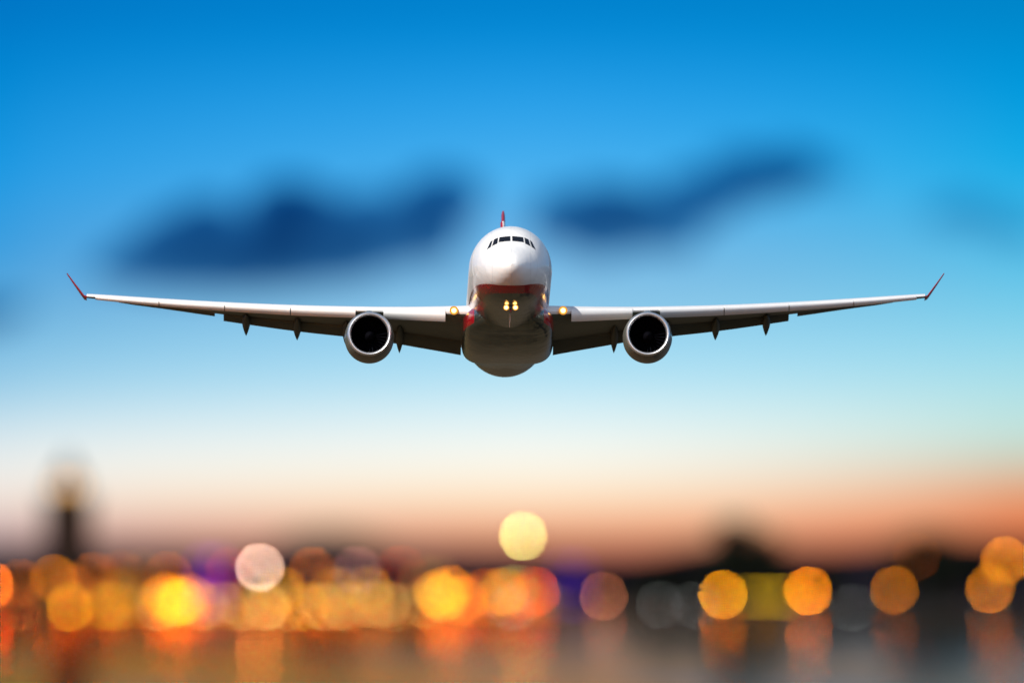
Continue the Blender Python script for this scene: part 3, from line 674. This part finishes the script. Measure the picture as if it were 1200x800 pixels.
# ------------------------------------------------------------------ lamps on the bank
ORR = (1.0, .16, .01); ORG = (1.0, .27, .004); AMB = (.9, .32, .004); GOLD = (1.0, .40, .008); CREAM = (.95, .52, .13); PINK = (.95, .58, .42)
GRN = (.70, .62, .16); BRN = (.55, .12, .01); RED = (.80, .06, .01); GREY = (.40, .42, .40); MAUV = (.55, .22, .18)
LAMPS = [  # px, py, colour, brightness, label
 (-12, 686, ORR, 1.15, 'bright orange-red lamp cut by the left picture edge'),
 (24, 683, BRN, .30, 'dim brown lamp right of the orange-red edge lamp'),
 (22, 711, BRN, .28, 'dim low lamp at the waterline, nearest the left edge'),
 (64, 678, ORG, .30, 'dull orange lamp in front of the tower foot'),
 (84, 688, BRN, .38, 'smaller dull red lamp just right of the tower foot'),
 (110, 675, BRN, .32, 'dim rust lamp before the gabled warehouse, left side'),
 (142, 672, BRN, .22, 'faint rust lamp before the right end of the gabled warehouse'),
 (142, 694, GOLD, .22, 'dim golden lamp below the faint rust lamp at the warehouse'),
 (197, 674, BRN, .32, 'dull rust lamp above the brightest orange cluster'),
 (194, 698, ORG, .70, 'strong orange lamp forming the left half of the brightest cluster'),
 (213, 703, ORG, .85, 'brightest orange-yellow lamp in the middle of the orange cluster'),
 (205, 707, (1, .5, .02), .60, 'yellow low lamp at the foot of the brightest orange cluster'),
 (224, 700, ORG, .40, 'orange lamp at the right rim of the brightest cluster'),
 (82, 711, GOLD, .22, 'pale gold low lamp at the waterline below the tower'),
 (126, 710, GOLD, .32, 'gold low lamp at the waterline below the gabled warehouse'),
 (140, 710, GOLD, .22, 'faint gold low lamp touching the one below the warehouse'),
 (187, 711, CREAM, .16, 'faint cream low lamp under the left of the orange cluster'),
 (238, 711, CREAM, .22, 'cream low lamp right under the purple-lit house'),
 (262, 709, GOLD, .30, 'gold low lamp between the purple-lit house and the pale pink lamp'),
 (284, 710, CREAM, .20, 'pale cream low lamp below and left of the pale pink lamp'),
 (268, 669, RED, .14, 'faint reddish lamp touching the left of the pale pink lamp'),
 (304, 665, PINK, .88, 'large pale pink lamp high over the left quay'),
 (311, 711, CREAM, .26, 'cream low lamp straight under the pale pink lamp'),
 (330, 692, GOLD, .26, 'golden lamp right under the right edge of the pale pink lamp'),
 (336, 710, CREAM, .24, 'cream low lamp under the left end of the hipped hall'),
 (366, 669, BRN, .42, 'orange-brown lamp in front of the hipped hall'),
 (358, 711, GOLD, .24, 'gold low lamp below the orange-brown lamp'),
 (380, 710, CREAM, .48, 'bright cream low lamp under the hipped hall'),
 (392, 693, GOLD, .22, 'dim golden lamp above the bright cream low lamp'),
 (402, 711, CREAM, .20, 'faint cream low lamp right of the bright cream one'),
 (419, 668, MAUV, .32, 'dusty mauve lamp at the right end of the hipped hall'),
 (434, 692, GOLD, .22, 'dim olive-gold lamp below the dusty mauve lamp'),
 (436, 708, CREAM, .34, 'cream-gold low lamp left of the brightest cream one mid quay'),
 (453, 708, CREAM, .42, 'brightest cream low lamp between mauve and orange lamps'),
 (470, 666, RED, .12, 'dim reddish lamp over the gabled boathouse'),
 (465, 713, CREAM, .14, 'faintest cream low lamp below the boathouse'),
 (497, 708, CREAM, .34, 'cream low lamp at the left foot of the mid quay orange group'),
 (513, 695, AMB, .55, 'orange lamp on the left of the mid quay orange group'),
 (527, 690, ORG, .60, 'highest orange lamp of the mid quay orange group'),
 (520, 700, (1, .5, .04), .35, 'yellow lamp in the centre of the mid quay orange group'),
 (543, 703, ORR, .50, 'red-orange low lamp at the right of the mid quay orange group'),
 (570, 694, ORR, .28, 'dull orange lamp between the orange group and the amber lamp'),
 (590, 693, AMB, .50, 'amber lamp straight below the greenish mast lamp, left side'),
 (603, 689, GRN, .14, 'faint green lamp below the greenish mast lamp'),
 (600, 712, GREY, .14, 'faint grey low lamp at the waterline below the amber lamp'),
 (616, 700, ORR, .30, 'orange lamp overlapping the left of the deep red lamp'),
 (628, 693, RED, .50, 'deep red lamp at the right end of the lit railing'),
 (613, 628, GRN, .95, 'pale yellow-green lamp on the tallest mast mid picture'),
 (707, 698, (.6, .17, .07), .30, 'lone brown lamp right of the violet-windowed block'),
 (773, 708, GREY, .05, 'dim grey lamp under the broad low tree'),
 (815, 708, GREY, .05, 'faintest grey lamp left of the yellow pavilion'),
 (847, 696, AMB, .78, 'amber lamp at the left end of the yellow pavilion'),
 (947, 692, ORG, .9, 'bright orange lamp at the right end of the yellow pavilion'),
 (1000, 712, GREY, .06, 'faint grey low lamp left of the dark orange lamp'),
 (1048, 691, (.8, .22, .004), .36, 'dark orange lamp under the leftmost far-right trees'),
 (1074, 652, BRN, .07, 'very faint lamp high among the far-right trees'),
 (1160, 690, (.9, .26, .01), .48, 'lower left lamp of the overlapping orange pair at right'),
 (1177, 657, (.95, .28, .01), .52, 'upper lamp of the overlapping orange pair at right'),
 (1158, 713, GREY, .05, 'faint grey low lamp under the overlapping orange pair'),
]
def lamp(px, py, col, br, label, k):
    y = 6006 + (k % 5) * 1.3
    x, z = P(px, py, y); lowl = py > 704
    r = .31 if br < .25 else .36
    t = empty('bank_lamp', (x, y, .3)); tag(t, label, 'lamp', 'lamps along the far quay')
    h = z - .3
    bm = bmesh.new(); 
    lathe(bm, [(-.02, .01), (0, .34), (.12, .3), (.3, .14), (h - r * .9, .07), (h - r * .9, .24), (h - r * .72, .26)] if h > 1.4 else [(-.02, .01), (0, .4), (.08, .36), (max(.1, h - r * .9), .2), (max(.12, h - r * .75), .28)], axis='z', seg=10); link('post', bm, M_pole, t)
    bm = bmesh.new(); bmesh.ops.create_icosphere(bm, subdivisions=2, radius=r, matrix=Matrix.Translation((0, 0, h)))
    d = 2 * r / (y / FPX); st = br * (57 / d) ** 2 * ((.6, 1.25, .85)[k % 3] if lowl and px < 640 else .95 if px < 640 else 1)
    link('lamp_globe', bm, emis('lamp_glow', col, st), t)
    if not lowl:
        bm = bmesh.new(); lathe(bm, [(h + r * .86, r * .5), (h + r * 1.02, r * .42), (h + r * 1.2, .03)], axis='z', seg=10); link('cap', bm, M_pole, t)
for k, a in enumerate(LAMPS): lamp(*a, k)
# glow at the tower top is a lamp of its own under the spire
# ------------------------------------------------------------------ clouds (thin dark vapour, light-absorbing)
def cloud_mat(name, dens, col):
    m = bpy.data.materials.new(name); m.use_nodes = True; t = m.node_tree; t.nodes.clear()
    a = t.nodes.new('ShaderNodeVolumeAbsorption'); o = t.nodes.new('ShaderNodeOutputMaterial')
    a.inputs[0].default_value = (*col, 1); a.inputs[1].default_value = dens; t.links.new(a.outputs[0], o.inputs['Volume'])
    return m
def cloud(label, blobs, y, mt, seed):
    """blobs: px, py, rx px, rz px; one lumpy closed hull, made by remeshing overlapping puffs"""
    rnd = random.Random(seed); k_ = y / FPX
    bm = bmesh.new(); cx = sum(b[0] for b in blobs) / len(blobs); cyy = sum(b[1] for b in blobs) / len(blobs)
    ox, oz = P(cx, cyy, y)
    for (px, py, rx, rz) in blobs:
        for j in range(5):
            qx = px + rnd.uniform(-.5, .5) * rx; qy = py + rnd.uniform(-.45, .45) * rz; s_ = rnd.uniform(.5, .8)
            X, Z = P(qx, qy, y)
            mm = Matrix.Translation((X - ox, rnd.uniform(-.4, .4) * rz * k_, Z - oz)) @ Matrix.Diagonal((rx * k_ * s_, rz * k_ * s_ * 1.5, rz * k_ * s_, 1))
            bmesh.ops.create_icosphere(bm, subdivisions=3, radius=1, matrix=mm)
    me = bpy.data.meshes.new('cloud'); bm.to_mesh(me); bm.free(); me.materials.append(mt)
    o = bpy.data.objects.new('cloud', me); C.objects.link(o); o.location = (ox, y, oz)
    rm = o.modifiers.new('r', 'REMESH'); rm.mode = 'VOXEL'; rm.voxel_size = 5 * k_
    sm = o.modifiers.new('s', 'SMOOTH'); sm.iterations = 6; sm.factor = .6
    tag(o, label, 'cloud', 'dark clouds in the blue sky')
    dg = bpy.context.evaluated_depsgraph_get(); ev = o.evaluated_get(dg); m2 = bpy.data.meshes.new_from_object(ev); o.modifiers.clear(); o.data = m2
    return o
YC = 14000; kk = YC / FPX
ABS = (.10, .43, .61)
cA = cloud_mat('cloud_vapour_dense', 1.0 / (26 * kk) * .85, ABS)
cB = cloud_mat('cloud_vapour', 1.0 / (26 * kk) * .85, ABS)
cC = cloud_mat('cloud_vapour_thin', 1.0 / (26 * kk) * .4, (.2, .5, .65))
cloud('long dark blue cloud bank left of the airliner', [(165, 308, 44, 28), (215, 295, 60, 42), (285, 285, 70, 42), (345, 262, 64, 48), (345, 295, 70, 34), (410, 276, 70, 40), (460, 262, 60, 40), (508, 240, 48, 40), (250, 300, 60, 36), (320, 305, 60, 30), (400, 298, 60, 30), (465, 280, 60, 36), (150, 318, 40, 28), (525, 238, 44, 44), (230, 312, 60, 30), (300, 300, 70, 46), (380, 300, 70, 40), (440, 292, 60, 40), (190, 310, 60, 34), (275, 322, 70, 26), (500, 264, 44, 40), (132, 312, 44, 28), (180, 326, 50, 22), (350, 318, 70, 26), (420, 312, 60, 26), (255, 268, 54, 40), (405, 262, 54, 40), (200, 286, 50, 36), (455, 246, 50, 36)], YC, cA, 3)
cloud('dark blue cloud just right of the airliner nose', [(660, 250, 40, 30), (700, 258, 52, 36), (745, 268, 54, 28), (790, 245, 44, 30), (825, 228, 54, 36), (865, 215, 46, 28), (650, 252, 40, 36), (720, 270, 60, 34), (770, 262, 50, 34), (905, 204, 50, 32), (940, 198, 44, 28), (740, 256, 60, 40), (690, 246, 50, 36), (840, 232, 50, 34)], YC + 600, cB, 5)
cloud('thin pale grey-blue cloud trailing above the right wing', [(880, 200, 50, 30), (930, 194, 60, 34), (970, 200, 44, 28)], YC + 1400, cC, 8)
cloud('small dim cloud at the left picture edge below wing height', [(-30, 372, 50, 26), (10, 366, 34, 18)], YC + 900, cB, 9)
cloud('faint haze-like cloud smudge over the right winglet', [(1130, 245, 50, 26), (1175, 262, 40, 24)], YC + 1800, cC, 11)
